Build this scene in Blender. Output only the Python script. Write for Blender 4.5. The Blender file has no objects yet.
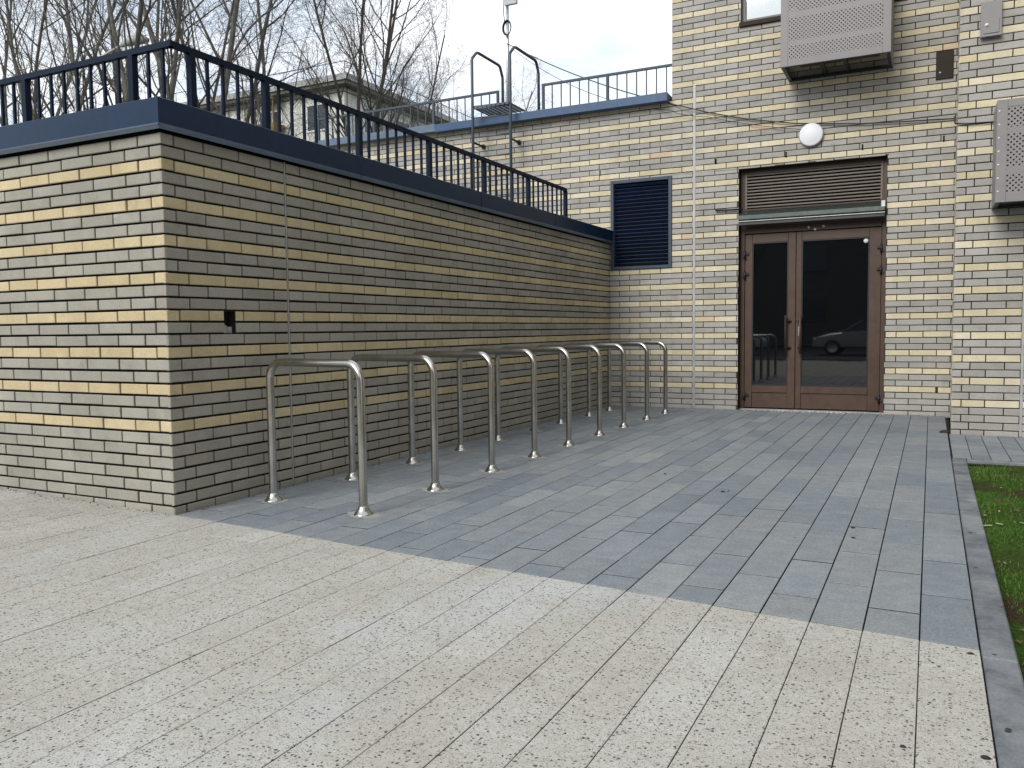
import bpy, math, random
from mathutils import Vector, Matrix
random.seed(7)
rad = math.radians
scene = bpy.context.scene
COL = scene.collection
L = 7.731            # depth of the back wall
PX = 0.2974          # brick pitch
CZ = 0.075           # course pitch

# ------------------------------------------------------------------ materials
def mat(name, col=(.5,.5,.5), rough=.6, metal=0.0, spec=.5):
    m = bpy.data.materials.new(name); m.use_nodes = True
    nt = m.node_tree; b = nt.nodes['Principled BSDF']
    b.inputs['Base Color'].default_value = (*col, 1)
    b.inputs['Roughness'].default_value = rough
    b.inputs['Metallic'].default_value = metal
    b.inputs['Specular IOR Level'].default_value = spec
    return m, nt, b
def N(nt, t, **kw):
    n = nt.nodes.new(t)
    for k, v in kw.items():
        if k.startswith('i_'): n.inputs[k[2:].replace('_', ' ')].default_value = v
        else: setattr(n, k, v)
    return n
def coord(nt, scale=(1,1,1), space='Object'):
    tc = N(nt, 'ShaderNodeTexCoord'); mp = N(nt, 'ShaderNodeMapping')
    mp.inputs['Scale'].default_value = scale
    nt.links.new(tc.outputs[space], mp.inputs['Vector']); return mp.outputs['Vector']
def noise(nt, vec, scale, detail=4, rough=.6):
    n = N(nt, 'ShaderNodeTexNoise'); n.inputs['Scale'].default_value = scale
    n.inputs['Detail'].default_value = detail; n.inputs['Roughness'].default_value = rough
    nt.links.new(vec, n.inputs['Vector']); return n.outputs['Fac']
def ramp(nt, fac, stops):
    r = N(nt, 'ShaderNodeValToRGB'); e = r.color_ramp.elements
    while len(e) < len(stops): e.new(.5)
    for el, (p, c) in zip(e, stops):
        el.position = p; el.color = (*c, 1) if len(c) == 3 else c
    nt.links.new(fac, r.inputs['Fac']); return r.outputs['Color']
def mix(nt, fac, a, b, mode='MIX'):
    m = N(nt, 'ShaderNodeMix', data_type='RGBA', blend_type=mode)
    for sock, v in ((m.inputs[0], fac), (m.inputs[6], a), (m.inputs[7], b)):
        if hasattr(v, 'node'): nt.links.new(v, sock)
        elif isinstance(v, (int, float)): sock.default_value = v
        else: sock.default_value = (*v, 1)
    return m.outputs[2]
def bump(nt, b, h, strength=.3, dist=.01):
    bp = N(nt, 'ShaderNodeBump'); bp.inputs['Strength'].default_value = strength
    bp.inputs['Distance'].default_value = dist
    nt.links.new(h, bp.inputs['Height']); nt.links.new(bp.outputs['Normal'], b.inputs['Normal'])
def island(nt):
    return N(nt, 'ShaderNodeNewGeometry').outputs['Random Per Island']

def brick_mat(name, c0, c1, c2, pink=None):
    m, nt, b = mat(name, rough=.85, spec=.25)
    isl = island(nt)
    col = ramp(nt, isl, [(0, c0), (.5, c1), (1, c2)])
    if pink:
        # a few bricks of a slightly different firing
        w = N(nt, 'ShaderNodeTexWhiteNoise', noise_dimensions='1D'); nt.links.new(isl, w.inputs['W'])
        f = ramp(nt, w.outputs['Value'], [(.95, (0,0,0)), (.97, (1,1,1))])
        f2 = N(nt, 'ShaderNodeMath', operation='MULTIPLY'); nt.links.new(f, f2.inputs[0]); f2.inputs[1].default_value = .75
        col = mix(nt, f2.outputs[0], col, pink)
    v = coord(nt)
    n1 = noise(nt, v, 1.3, 5); n2 = noise(nt, v, 90, 6, .7); n3 = noise(nt, v, 9, 4)
    col = mix(nt, 1.0, col, ramp(nt, n1, [(.3, (.86,.86,.87)), (.7, (1.08,1.07,1.05))]), 'MULTIPLY')
    col = mix(nt, 1.0, col, ramp(nt, n2, [(.3, (.82,.82,.82)), (.7, (1.1,1.1,1.1))]), 'MULTIPLY')
    col = mix(nt, 1.0, col, ramp(nt, n3, [(.3, (.92,.91,.9)), (.65, (1.03,1.03,1.03))]), 'MULTIPLY')
    n4 = noise(nt, v, 3.7, 7, .72)
    bloom = ramp(nt, n4, [(.60, (0,0,0)), (.74, (.38,.38,.38))])
    col = mix(nt, bloom, col, tuple(min(.8, q*1.35+.05) for q in c1))
    n5 = noise(nt, v, 5.3, 7, .7)
    soot = ramp(nt, n5, [(.30, (.45,.45,.45)), (.42, (0,0,0))])
    col = mix(nt, soot, col, tuple(q*.55 for q in c1))
    nt.links.new(col, b.inputs['Base Color']); bump(nt, b, n2, .35, .004)
    return m
M_GREY = brick_mat('grey_brick', (.37,.358,.33), (.42,.408,.378), (.46,.448,.42))
M_YEL = brick_mat('cream_brick', (.64,.56,.385), (.70,.625,.45), (.75,.685,.53), pink=(.66,.50,.35))
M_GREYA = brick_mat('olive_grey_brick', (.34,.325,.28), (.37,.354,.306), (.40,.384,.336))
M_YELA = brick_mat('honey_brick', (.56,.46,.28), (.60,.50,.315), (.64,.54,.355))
m, nt, b = mat('dark_mortar', rough=.95, spec=.1)
v = coord(nt); n = noise(nt, v, 30, 5)
nt.links.new(ramp(nt, n, [(.3, (.016,.015,.013)), (.7, (.042,.039,.034))]), b.inputs['Base Color']); bump(nt, b, n, .5, .005)
M_MORT = m
# plain brick-coloured render for the faces high above and behind
m, nt, b = mat('plain_brick_mass', rough=.9, spec=.2)
v = coord(nt); br = N(nt, 'ShaderNodeTexBrick'); br.inputs['Scale'].default_value = 1
for k, c in (('Color1', (.29,.28,.26,1)), ('Color2', (.5,.43,.28,1)), ('Mortar', (.05,.045,.04,1))): br.inputs[k].default_value = c
br.inputs['Mortar Size'].default_value = .006; br.inputs['Brick Width'].default_value = PX; br.inputs['Row Height'].default_value = CZ
mp = N(nt, 'ShaderNodeCombineXYZ'); sp = N(nt, 'ShaderNodeSeparateXYZ'); nt.links.new(v, sp.inputs[0])
ad = N(nt, 'ShaderNodeMath', operation='ADD'); nt.links.new(sp.outputs[0], ad.inputs[0]); nt.links.new(sp.outputs[1], ad.inputs[1])
nt.links.new(ad.outputs[0], mp.inputs[0]); nt.links.new(sp.outputs[2], mp.inputs[1]); nt.links.new(mp.outputs[0], br.inputs['Vector'])
nt.links.new(br.outputs['Color'], b.inputs['Base Color']); M_MASS = m

def painted(name, col, rough=.4, metal=0.0, var=.12, dirt=14, spec=.5):
    m, nt, b = mat(name, col, rough, metal, spec)
    v = coord(nt); n = noise(nt, v, dirt, 5); n2 = noise(nt, v, 2.2, 3)
    c = mix(nt, 1.0, col, ramp(nt, n, [(.3, (1-var,)*3), (.7, (1+var,)*3)]), 'MULTIPLY')
    c = mix(nt, 1.0, c, ramp(nt, n2, [(.3, (1-var,)*3), (.7, (1+var*.6,)*3)]), 'MULTIPLY')
    nt.links.new(c, b.inputs['Base Color'])
    r = N(nt, 'ShaderNodeMapRange'); r.inputs['To Min'].default_value = rough*.8; r.inputs['To Max'].default_value = min(1, rough*1.3)
    nt.links.new(n, r.inputs['Value']); nt.links.new(r.outputs[0], b.inputs['Roughness'])
    bump(nt, b, n2, .12, .01)
    return m
M_BLUE = painted('navy_sheet_metal', (.007,.026,.066), .34, spec=.3)
M_BLUE2 = painted('blue_sheet_metal', (.045,.095,.19), .35)
M_RAIL = painted('navy_rail_paint', (.007,.016,.036), .5, spec=.15)
M_RAILG = painted('slate_rail_paint', (.06,.08,.105), .5, spec=.3)
M_BROWN = painted('brown_door_paint', (.078,.046,.032), .4)
M_BROWN2 = painted('dark_brown_paint', (.034,.025,.019), .6, spec=.2)
M_SLAT = painted('taupe_louvre_paint', (.17,.14,.115), .45)
M_BLACK = painted('black_plastic', (.012,.012,.013), .45)
M_GBOX = painted('grey_steel_paint', (.245,.232,.235), .5, var=.05)
M_WHITE = painted('white_plastic', (.80,.81,.85), .4, var=.03)
M_ZINC = painted('zinc_profile', (.42,.42,.41), .5, .3)
M_ALU = painted('light_aluminium', (.62,.63,.63), .35, .6)
M_CANOPY = painted('grey_green_profile', (.115,.14,.13), .35, .2)
M_CANOPYD = painted('dark_green_sheet', (.018,.026,.024), .25)
M_DARK = mat('dark_void', (.006,.006,.007), .9, 0, .1)[0]
M_ROOF = painted('roof_membrane', (.12,.12,.12), .9)
M_SOLE = painted('white_sticker', (.75,.76,.78), .5, var=.02)

# brushed steel
m, nt, b = mat('brushed_steel', (.5,.49,.46), .3, 1.0)
v = coord(nt, (1,1,.05)); n = noise(nt, v, 260, 3); n2 = noise(nt, coord(nt), 9, 4)
r = N(nt, 'ShaderNodeMapRange'); r.inputs['To Min'].default_value = .17; r.inputs['To Max'].default_value = .30
nt.links.new(n, r.inputs['Value']); nt.links.new(r.outputs[0], b.inputs['Roughness'])
nt.links.new(ramp(nt, n2, [(.3, (.42,.41,.38)), (.7, (.56,.55,.52))]), b.inputs['Base Color']); M_STEEL = m

# perforated grey metal (holes are real: transparent)
def perforated(name, axes):
    m, nt, b = mat(name, (.245,.232,.235), .5, .1)
    v = coord(nt); sp = N(nt, 'ShaderNodeSeparateXYZ'); nt.links.new(v, sp.inputs[0])
    def mth(op, a, c=None, d=None):
        k = N(nt, 'ShaderNodeMath', operation=op)
        for i, q in enumerate((a, c, d)):
            if q is None: continue
            if hasattr(q, 'node'): nt.links.new(q, k.inputs[i])
            else: k.inputs[i].default_value = q
        return k.outputs[0]
    p = .046
    u = mth('DIVIDE', sp.outputs[axes], p); w = mth('DIVIDE', sp.outputs[2], p)
    a = mth('ADD', u, w); c = mth('SUBTRACT', u, w)
    fa = mth('SUBTRACT', mth('FRACT', a), .5); fc = mth('SUBTRACT', mth('FRACT', c), .5)
    d2 = mth('ADD', mth('MULTIPLY', fa, fa), mth('MULTIPLY', fc, fc))
    hole = mth('LESS_THAN', d2, .062)
    nt.links.new(mth('SUBTRACT', 1.0, hole), b.inputs['Alpha'])
    return m
M_PERF = perforated('perforated_grey_metal', 0)

# glass
M_DGLASS, nt, b = mat('dark_door_glass', (.002,.003,.004), .02, 0, 1.0)
M_WGLASS, nt, b = mat('window_glass', (.40,.45,.49), .03, 1.0, 1.0)

# pavers
def speck(nt, vec, scale, lo, hi, thr):
    vo = N(nt, 'ShaderNodeTexVoronoi'); vo.inputs['Scale'].default_value = scale
    nt.links.new(vec, vo.inputs['Vector'])
    d = ramp(nt, vo.outputs['Distance'], [(lo, (1,1,1)), (hi, (0,0,0))])
    w = N(nt, 'ShaderNodeSeparateColor'); nt.links.new(vo.outputs['Color'], w.inputs[0])
    t = N(nt, 'ShaderNodeMath', operation='GREATER_THAN'); nt.links.new(w.outputs[0], t.inputs[0]); t.inputs[1].default_value = thr
    k = N(nt, 'ShaderNodeMath', operation='MULTIPLY'); nt.links.new(d, k.inputs[0]); nt.links.new(t.outputs[0], k.inputs[1])
    return k.outputs[0], w.outputs[1]
m, nt, b = mat('pale_terrazzo_paver', rough=.8, spec=.25)
v = coord(nt); isl = island(nt)
wv = N(nt, 'ShaderNodeTexNoise'); wv.inputs['Scale'].default_value = 55; nt.links.new(v, wv.inputs['Vector'])
vm = N(nt, 'ShaderNodeVectorMath', operation='MULTIPLY_ADD'); nt.links.new(wv.outputs['Color'], vm.inputs[0])
vm.inputs[1].default_value = (.016,.016,.016); nt.links.new(v, vm.inputs[2]); vv = vm.outputs[0]
base = ramp(nt, isl, [(0, (.448,.434,.392)), (.4, (.460,.446,.404)), (.92, (.472,.458,.418)), (1, (.50,.488,.45))])
big = noise(nt, v, 1.6, 5); fine = noise(nt, v, 160, 5, .7); med = noise(nt, v, 26, 4)
base = mix(nt, 1.0, base, ramp(nt, big, [(.3, (.92,.915,.905)), (.5, (1,1,1)), (.7, (1.08,1.10,1.13))]), 'MULTIPLY')
base = mix(nt, 1.0, base, ramp(nt, fine, [(.3, (.80,.80,.80)), (.7, (1.13,1.13,1.13))]), 'MULTIPLY')
base = mix(nt, 1.0, base, ramp(nt, med, [(.35, (.92,.91,.89)), (.65, (1.05,1.05,1.05))]), 'MULTIPLY')
st = noise(nt, v, .55, 7, .68)
base = mix(nt, ramp(nt, st, [(.56, (0,0,0)), (.68, (.55,.55,.55))]), base, (.52,.535,.54))
st2 = noise(nt, v, 2.1, 7, .7)
base = mix(nt, ramp(nt, st2, [(.30, (.45,.45,.45)), (.40, (0,0,0))]), base, (.27,.25,.21))
f1, sh1 = speck(nt, vv, 72, .28, .36, .60)
f2, sh2 = speck(nt, vv, 190, .32, .46, .55)
chip = ramp(nt, sh1, [(0, (.06,.056,.05)), (.6, (.13,.12,.105)), (1, (.26,.235,.20))])
chip2 = ramp(nt, sh2, [(0, (.13,.12,.11)), (1, (.27,.25,.22))])
c = mix(nt, f2, base, chip2); c = mix(nt, f1, c, chip)
f3, _ = speck(nt, v, 11, .06, .09, .95)
c = mix(nt, f3, c, (.05,.045,.04))
nt.links.new(c, b.inputs['Base Color']); bump(nt, b, fine, .35, .003); M_PALE = m

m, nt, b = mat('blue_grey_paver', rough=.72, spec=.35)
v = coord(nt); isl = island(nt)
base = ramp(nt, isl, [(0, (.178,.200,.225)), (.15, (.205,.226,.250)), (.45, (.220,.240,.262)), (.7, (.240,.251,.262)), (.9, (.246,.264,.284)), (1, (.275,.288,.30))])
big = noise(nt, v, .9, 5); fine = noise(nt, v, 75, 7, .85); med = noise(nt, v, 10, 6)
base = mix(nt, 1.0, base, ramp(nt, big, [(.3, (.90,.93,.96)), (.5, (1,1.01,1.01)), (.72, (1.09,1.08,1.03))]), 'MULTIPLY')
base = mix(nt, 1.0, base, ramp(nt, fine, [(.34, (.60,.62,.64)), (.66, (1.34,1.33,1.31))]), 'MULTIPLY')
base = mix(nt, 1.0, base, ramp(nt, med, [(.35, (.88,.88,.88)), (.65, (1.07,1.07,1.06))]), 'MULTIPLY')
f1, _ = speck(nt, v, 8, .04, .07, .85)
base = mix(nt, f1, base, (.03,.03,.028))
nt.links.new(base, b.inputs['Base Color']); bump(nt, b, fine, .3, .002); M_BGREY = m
m, nt, b = mat('kerb_concrete', rough=.8, spec=.3)
v = coord(nt); isl = island(nt)
big = noise(nt, v, 4.5, 8, .72); fine = noise(nt, v, 150, 5, .7)
base = ramp(nt, big, [(.3, (.075,.085,.095)), (.55, (.20,.215,.232)), (.75, (.30,.305,.30))])
base = mix(nt, 1.0, base, ramp(nt, isl, [(0, (.85,.85,.87)), (1, (1.12,1.1,1.05))]), 'MULTIPLY')
base = mix(nt, 1.0, base, ramp(nt, fine, [(.3, (.8,.8,.8)), (.7, (1.15,1.15,1.15))]), 'MULTIPLY')
f1, _ = speck(nt, v, 16, .12, .18, .80); base = mix(nt, f1, base, (.04,.038,.03))
nt.links.new(base, b.inputs['Base Color']); bump(nt, b, big, .4, .01); M_KERB = m
m, nt, b = mat('joint_sand', rough=1, spec=.1); v = coord(nt)
nt.links.new(ramp(nt, noise(nt, v, 12, 5), [(.3, (.012,.012,.012)), (.75, (.06,.058,.052))]), b.inputs['Base Color']); M_JOINT = m
m, nt, b = mat('asphalt', rough=.9, spec=.2); v = coord(nt); n = noise(nt, v, 60, 6)
nt.links.new(ramp(nt, n, [(.3, (.04,.042,.045)), (.7, (.075,.075,.078))]), b.inputs['Base Color']); M_ASPH = m
m, nt, b = mat('moss_and_soil', rough=1, spec=.1); v = coord(nt)
n = noise(nt, v, 2.6, 6); f = noise(nt, v, 60, 5)
c = ramp(nt, n, [(.36, (.055,.04,.022)), (.45, (.045,.065,.015)), (.62, (.045,.105,.014)), (.72, (.12,.10,.05))])
c = mix(nt, 1.0, c, ramp(nt, f, [(.3, (.5,.5,.5)), (.7, (1.4,1.4,1.4))]), 'MULTIPLY')
nt.links.new(c, b.inputs['Base Color']); bump(nt, b, f, 1, .02); M_SOIL = m
m, nt, b = mat('grass_blade', rough=.6, spec=.3); isl = island(nt)
nt.links.new(ramp(nt, isl, [(0, (.025,.07,.008)), (.5, (.06,.15,.015)), (.85, (.10,.20,.025)), (1, (.2,.17,.07))]), b.inputs['Base Color']); M_GRASS = m
m, nt, b = mat('open_earth', rough=1, spec=.1); v = coord(nt)
nt.links.new(ramp(nt, noise(nt, v, .3, 6), [(.3, (.06,.05,.035)), (.7, (.06,.08,.03))]), b.inputs['Base Color']); M_EARTH = m
def bark(name, a, c2):
    m, nt, b = mat(name, rough=.95, spec=.1); v = coord(nt, (1,1,.25)); n = noise(nt, v, 14, 6)
    nt.links.new(ramp(nt, n, [(.3, a), (.7, c2)]), b.inputs['Base Color']); bump(nt, b, n, .6, .02); return m
M_BARK = bark('dark_bark', (.045,.042,.036), (.12,.11,.098))
M_BARKB = bark('pale_bark', (.06,.055,.05), (.20,.19,.17))
M_TWIG = mat('budding_twig', (.10,.088,.07), .9, 0, .1)[0]
M_TWIG2 = mat('grey_twig', (.14,.128,.115), .9, 0, .1)[0]
M_TWIG3 = mat('olive_budding_twig', (.12,.112,.07), .9, 0, .1)[0]
M_PANEL = painted('pale_panel_wall', (.60,.61,.56), .9, dirt=1.2, var=.15)
M_PANELJ = painted('panel_trim', (.11,.115,.10), .9)
M_HWIN = mat('house_window', (.035,.045,.055), .1, 0, .6)[0]
M_HFRAME = painted('white_window_frame', (.7,.7,.7), .6)
M_BALC = painted('ochre_balcony', (.17,.12,.06), .8)

# ------------------------------------------------------------------ mesh helpers
class MB:
    def __init__(s): s.v=[]; s.f=[]; s.m=[]; s.sm=[]
    def add(s, vs, fs, m=0, smooth=False):
        o=len(s.v); s.v += [tuple(p) for p in vs]
        for f in fs: s.f.append(tuple(i+o for i in f)); s.m.append(m); s.sm.append(smooth)
    def box(s, a, b, m=0):
        x0,y0,z0=a; x1,y1,z1=b
        s.add([(x0,y0,z0),(x1,y0,z0),(x1,y1,z0),(x0,y1,z0),(x0,y0,z1),(x1,y0,z1),(x1,y1,z1),(x0,y1,z1)],
              [(0,3,2,1),(4,5,6,7),(0,1,5,4),(1,2,6,5),(2,3,7,6),(3,0,4,7)], m)
    def bbox(s, a, b, c=.004, m=0):
        """box with every edge chamfered"""
        x=(a[0],b[0]); y=(a[1],b[1]); z=(a[2],b[2])
        c=min(c,(x[1]-x[0])*.45,(y[1]-y[0])*.45,(z[1]-z[0])*.45)
        vs=[]; idx={}
        for i in (0,1):
            for j in (0,1):
                for k in (0,1):
                    sx,sy,sz=(1 if i==0 else -1),(1 if j==0 else -1),(1 if k==0 else -1)
                    p=(x[i],y[j],z[k])
                    idx[i,j,k,0]=len(vs); vs.append((p[0],p[1]+sy*c,p[2]+sz*c))
                    idx[i,j,k,1]=len(vs); vs.append((p[0]+sx*c,p[1],p[2]+sz*c))
                    idx[i,j,k,2]=len(vs); vs.append((p[0]+sx*c,p[1]+sy*c,p[2]))
        g=lambda i,j,k,t: idx[i,j,k,t]
        F=[(g(0,0,0,0),g(0,0,1,0),g(0,1,1,0),g(0,1,0,0)),(g(1,0,0,0),g(1,1,0,0),g(1,1,1,0),g(1,0,1,0)),
           (g(0,0,0,1),g(1,0,0,1),g(1,0,1,1),g(0,0,1,1)),(g(0,1,0,1),g(0,1,1,1),g(1,1,1,1),g(1,1,0,1)),
           (g(0,0,0,2),g(0,1,0,2),g(1,1,0,2),g(1,0,0,2)),(g(0,0,1,2),g(1,0,1,2),g(1,1,1,2),g(0,1,1,2))]
        for i in (0,1):
            for j in (0,1):
                F.append((g(i,j,0,0),g(i,j,1,0),g(i,j,1,1),g(i,j,0,1)))
                F.append((g(i,0,j,0),g(i,1,j,0),g(i,1,j,2),g(i,0,j,2)))
                F.append((g(0,i,j,1),g(1,i,j,1),g(1,i,j,2),g(0,i,j,2)))
                for k in (0,1): F.append((g(i,j,k,0),g(i,j,k,1),g(i,j,k,2)))
        s.add(vs,F,m)
    def bar(s, p, q, w, d=None, m=0, up=(0,0,1)):
        p=Vector(p); q=Vector(q); d=d or w; t=(q-p).normalized(); u=Vector(up)
        if abs(t.dot(u))>.95: u=Vector((1,0,0))
        a=t.cross(u).normalized()*w/2; c=a.cross(t).normalized()*d/2
        vs=[P+i*a+j*c for P in (p,q) for i,j in ((-1,-1),(1,-1),(1,1),(-1,1))]
        s.add(vs,[(0,3,2,1),(4,5,6,7),(0,1,5,4),(1,2,6,5),(2,3,7,6),(3,0,4,7)],m)
    def tube(s, pts, r, n=12, m=0, smooth=True, cap=True):
        pts=[Vector(p) for p in pts]; rs=r if isinstance(r,(list,tuple)) else [r]*len(pts)
        t0=(pts[1]-pts[0]).normalized(); a=t0.orthogonal().normalized(); o=len(s.v)
        for i,p in enumerate(pts):
            t=((pts[min(i+1,len(pts)-1)]-pts[max(i-1,0)])).normalized()
            a=(a-a.dot(t)*t).normalized(); c=t.cross(a)
            for k in range(n):
                an=2*math.pi*k/n; s.v.append(tuple(p+rs[i]*(math.cos(an)*a+math.sin(an)*c)))
        for i in range(len(pts)-1):
            for k in range(n):
                k2=(k+1)%n; s.f.append((o+i*n+k,o+i*n+k2,o+(i+1)*n+k2,o+(i+1)*n+k)); s.m.append(m); s.sm.append(smooth)
        if cap:
            s.f.append(tuple(o+k for k in reversed(range(n)))); s.m.append(m); s.sm.append(False)
            s.f.append(tuple(o+(len(pts)-1)*n+k for k in range(n))); s.m.append(m); s.sm.append(False)
    def lathe(s, prof, c=(0,0,0), n=24, axis='z', m=0):
        o=len(s.v)
        for r,h in prof:
            for k in range(n):
                an=2*math.pi*k/n; x,y=r*math.cos(an),r*math.sin(an)
                p=(x,y,h) if axis=='z' else (x,h,y)
                s.v.append((c[0]+p[0],c[1]+p[1],c[2]+p[2]))
        for i in range(len(prof)-1):
            for k in range(n):
                k2=(k+1)%n; s.f.append((o+i*n+k,o+i*n+k2,o+(i+1)*n+k2,o+(i+1)*n+k)); s.m.append(m); s.sm.append(True)
    def build(s, name, mats, parent=None, loc=None):
        me=bpy.data.meshes.new(name); me.from_pydata(s.v,[],s.f)
        mats=mats if isinstance(mats,(list,tuple)) else [mats]
        for k in mats: me.materials.append(k)
        me.polygons.foreach_set('material_index',s.m); me.polygons.foreach_set('use_smooth',s.sm); me.update()
        o=bpy.data.objects.new(name,me); COL.objects.link(o)
        if parent: o.parent=parent; 
        if parent and loc is None and parent.get('_o'):
            pl=parent['_o']; me.transform(Matrix.Translation((-pl[0],-pl[1],-pl[2])))
        if loc: o.location=loc
        return o
def tag(o, label=None, cat=None, group=None, kind=None):
    if label: o['label']=label
    if cat: o['category']=cat
    if group: o['group']=group
    if kind: o['kind']=kind
    return o
def empty(name, loc, label, cat, group=None):
    o=bpy.data.objects.new(name,None); COL.objects.link(o); o.location=loc; o.empty_display_size=.1
    o['_o']=list(loc); return tag(o,label,cat,group)
def sub(name, mb, mats, part):
    """sub-part: same world-coordinate convention as its part's root"""
    o=mb.build(name, mats); root=part.parent
    if root is not None and root.get('_o'):
        pl=root['_o']; o.data.transform(Matrix.Translation((-pl[0],-pl[1],-pl[2])))
    o.parent=part; return o
def copy_tree(o, parent=None):
    c=o.copy(); COL.objects.link(c); c.parent=parent
    for ch in list(o.children): copy_tree(ch,c)
    return c

# ------------------------------------------------------------------ real brickwork
def cuts(lo, hi, first, start):
    j=[lo]+[x for x in first if lo<x<hi]; x=start
    while x<hi-.012:
        if x>lo+.012 and x>j[-1]+.012: j.append(x)
        x+=PX
    j.append(hi); return j
def brickwork(mb, org, u, n, lo, hi, k0, k1, first, start, yellow, holes=(), strips=(), jt=.010, dep=.013, striptop=99, zcap=None):
    """real bricks in front of a mortar plane. u: unit along the wall, n: outward normal, org on the brick face"""
    org=Vector(org); u=Vector(u); n=Vector(n); rnd=random.Random(int(abs(org.x*31+org.y*17+lo*7)*10)+3)
    holes=list(holes)+[(s-.012,s+.012,-1,striptop) for s in strips]
    for k in range(k0,k1):
        zb=.505+CZ*k; zt=zb+CZ-jt; par=k%2
        js=cuts(lo,hi,first[par],start[par])
        bands=[zb,zt]
        for h in holes:
            for z in (h[2],h[3]):
                if zb+.012<z<zt-.012: bands.append(z)
        bands=sorted(bands)
        for z0,z1 in zip(bands[:-1],bands[1:]):
            zm=(z0+z1)/2
            for a,b in zip(js[:-1],js[1:]):
                segs=[(a+jt/2 if a>lo+1e-6 else a, b-jt/2 if b<hi-1e-6 else b)]
                for h in holes:
                    if h[2]<zm<h[3]:
                        ns=[]
                        for s0,s1 in segs:
                            if h[1]<=s0 or h[0]>=s1: ns.append((s0,s1)); continue
                            if h[0]>s0: ns.append((s0,h[0]))
                            if h[1]<s1: ns.append((h[1],s1))
                        segs=ns
                for s0,s1 in segs:
                    if s1-s0<.008: continue
                    c=min(.0035,(s1-s0)*.3); o=rnd.uniform(-.0022,.0018); dz=rnd.uniform(-.0015,.0015); tl=rnd.uniform(-.0012,.0012)
                    vs=[]
                    for (du,dzv,dn) in ((0,0,-dep-.004),(0,0,o-c*.8),(c,c,o)):
                        for (uu,zz,t) in ((s0+du,z0+dzv,tl),(s1-du,z0+dzv,-tl),(s1-du,z1-dzv,-tl),(s0+du,z1-dzv,tl)):
                            vs.append(org+u*uu+n*(dn+(t if dn>-dep else 0))+Vector((0,0,zz+dz)))
                    fs=[(8,9,10,11)]
                    for q in (0,4):
                        for i in range(4):
                            j=(i+1)%4; fs.append((q+i,q+j,q+4+j,q+4+i))
                    mb.add(vs,fs,1 if yellow(k) else 0)
    # mortar plane around the holes
    zlo=.505+CZ*k0-jt; zhi=.505+CZ*k1 if zcap is None else zcap
    H=[h for h in holes if h[1]-h[0]>.03]
    us=sorted({lo,hi}|{min(max(h[i],lo),hi) for h in H for i in (0,1)}); zs=sorted({zlo,zhi}|{min(max(h[i],zlo),zhi) for h in H for i in (2,3)})
    for a,b in zip(us[:-1],us[1:]):
        for c,d in zip(zs[:-1],zs[1:]):
            if any(h[0]<(a+b)/2<h[1] and h[2]<(c+d)/2<h[3] for h in H): continue
            P=lambda x,z: org+u*x-n*dep+Vector((0,0,z))
            mb.add([P(a,c),P(b,c),P(b,d),P(a,d)],[(0,1,2,3)],2)
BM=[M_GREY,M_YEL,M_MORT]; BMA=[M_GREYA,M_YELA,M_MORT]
yel_annex=lambda k: k>=0 and k%3==0
yel_main=lambda k: k>=-3 and k%3==0

# ================================================================== ANNEX (low brick block, left)
AW=12.0
annex=empty('annex_building',(-.5,.5,0),'low brick annex with grey and cream courses under a navy metal roof edge','building')
mb=MB()
# front face towards the camera (runs to -X), laid with the corner bricks alternating
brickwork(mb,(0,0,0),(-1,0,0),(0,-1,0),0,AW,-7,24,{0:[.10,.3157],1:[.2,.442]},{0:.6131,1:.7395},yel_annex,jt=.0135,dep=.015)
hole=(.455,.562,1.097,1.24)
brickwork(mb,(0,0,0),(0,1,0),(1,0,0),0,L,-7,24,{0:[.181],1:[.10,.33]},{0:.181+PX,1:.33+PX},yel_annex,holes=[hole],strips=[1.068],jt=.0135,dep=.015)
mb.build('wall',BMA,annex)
mb=MB(); mb.box((-AW,.0145,-.1),(-.0145,L-.02,2.40)); 
# the block's body stays behind the mortar; the missing brick shows a dark pocket
mb.v=[(x if x<-.02 else -.09,y,z) for x,y,z in mb.v]; mb.build('core',M_DARK,annex)
mb=MB()
y0,y1,z0,z1=hole
mb.add([(-.012,y0,z0),(-.012,y1,z0),(-.012,y1,z1),(-.012,y0,z1),(-.085,y0,z0),(-.085,y1,z0),(-.085,y1,z1),(-.085,y0,z1)],
       [(4,5,6,7),(0,1,5,4),(1,2,6,5),(2,3,7,6),(3,0,4,7)],0)
mb.box((-.084,y0+.02,z0+.003),(-.03,y0+.045,z0+.055),1); mb.box((-.084,y0+.06,z0+.003),(-.04,y1-.005,z0+.045),1)
pk=mb.build('missing_brick_pocket',[M_MORT,M_GREY],annex)
mb=MB(); mb.box((-.014,1.062,0),(-.004,1.074,2.30)); mb.build('expansion_joint',M_ZINC,annex)
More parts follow.
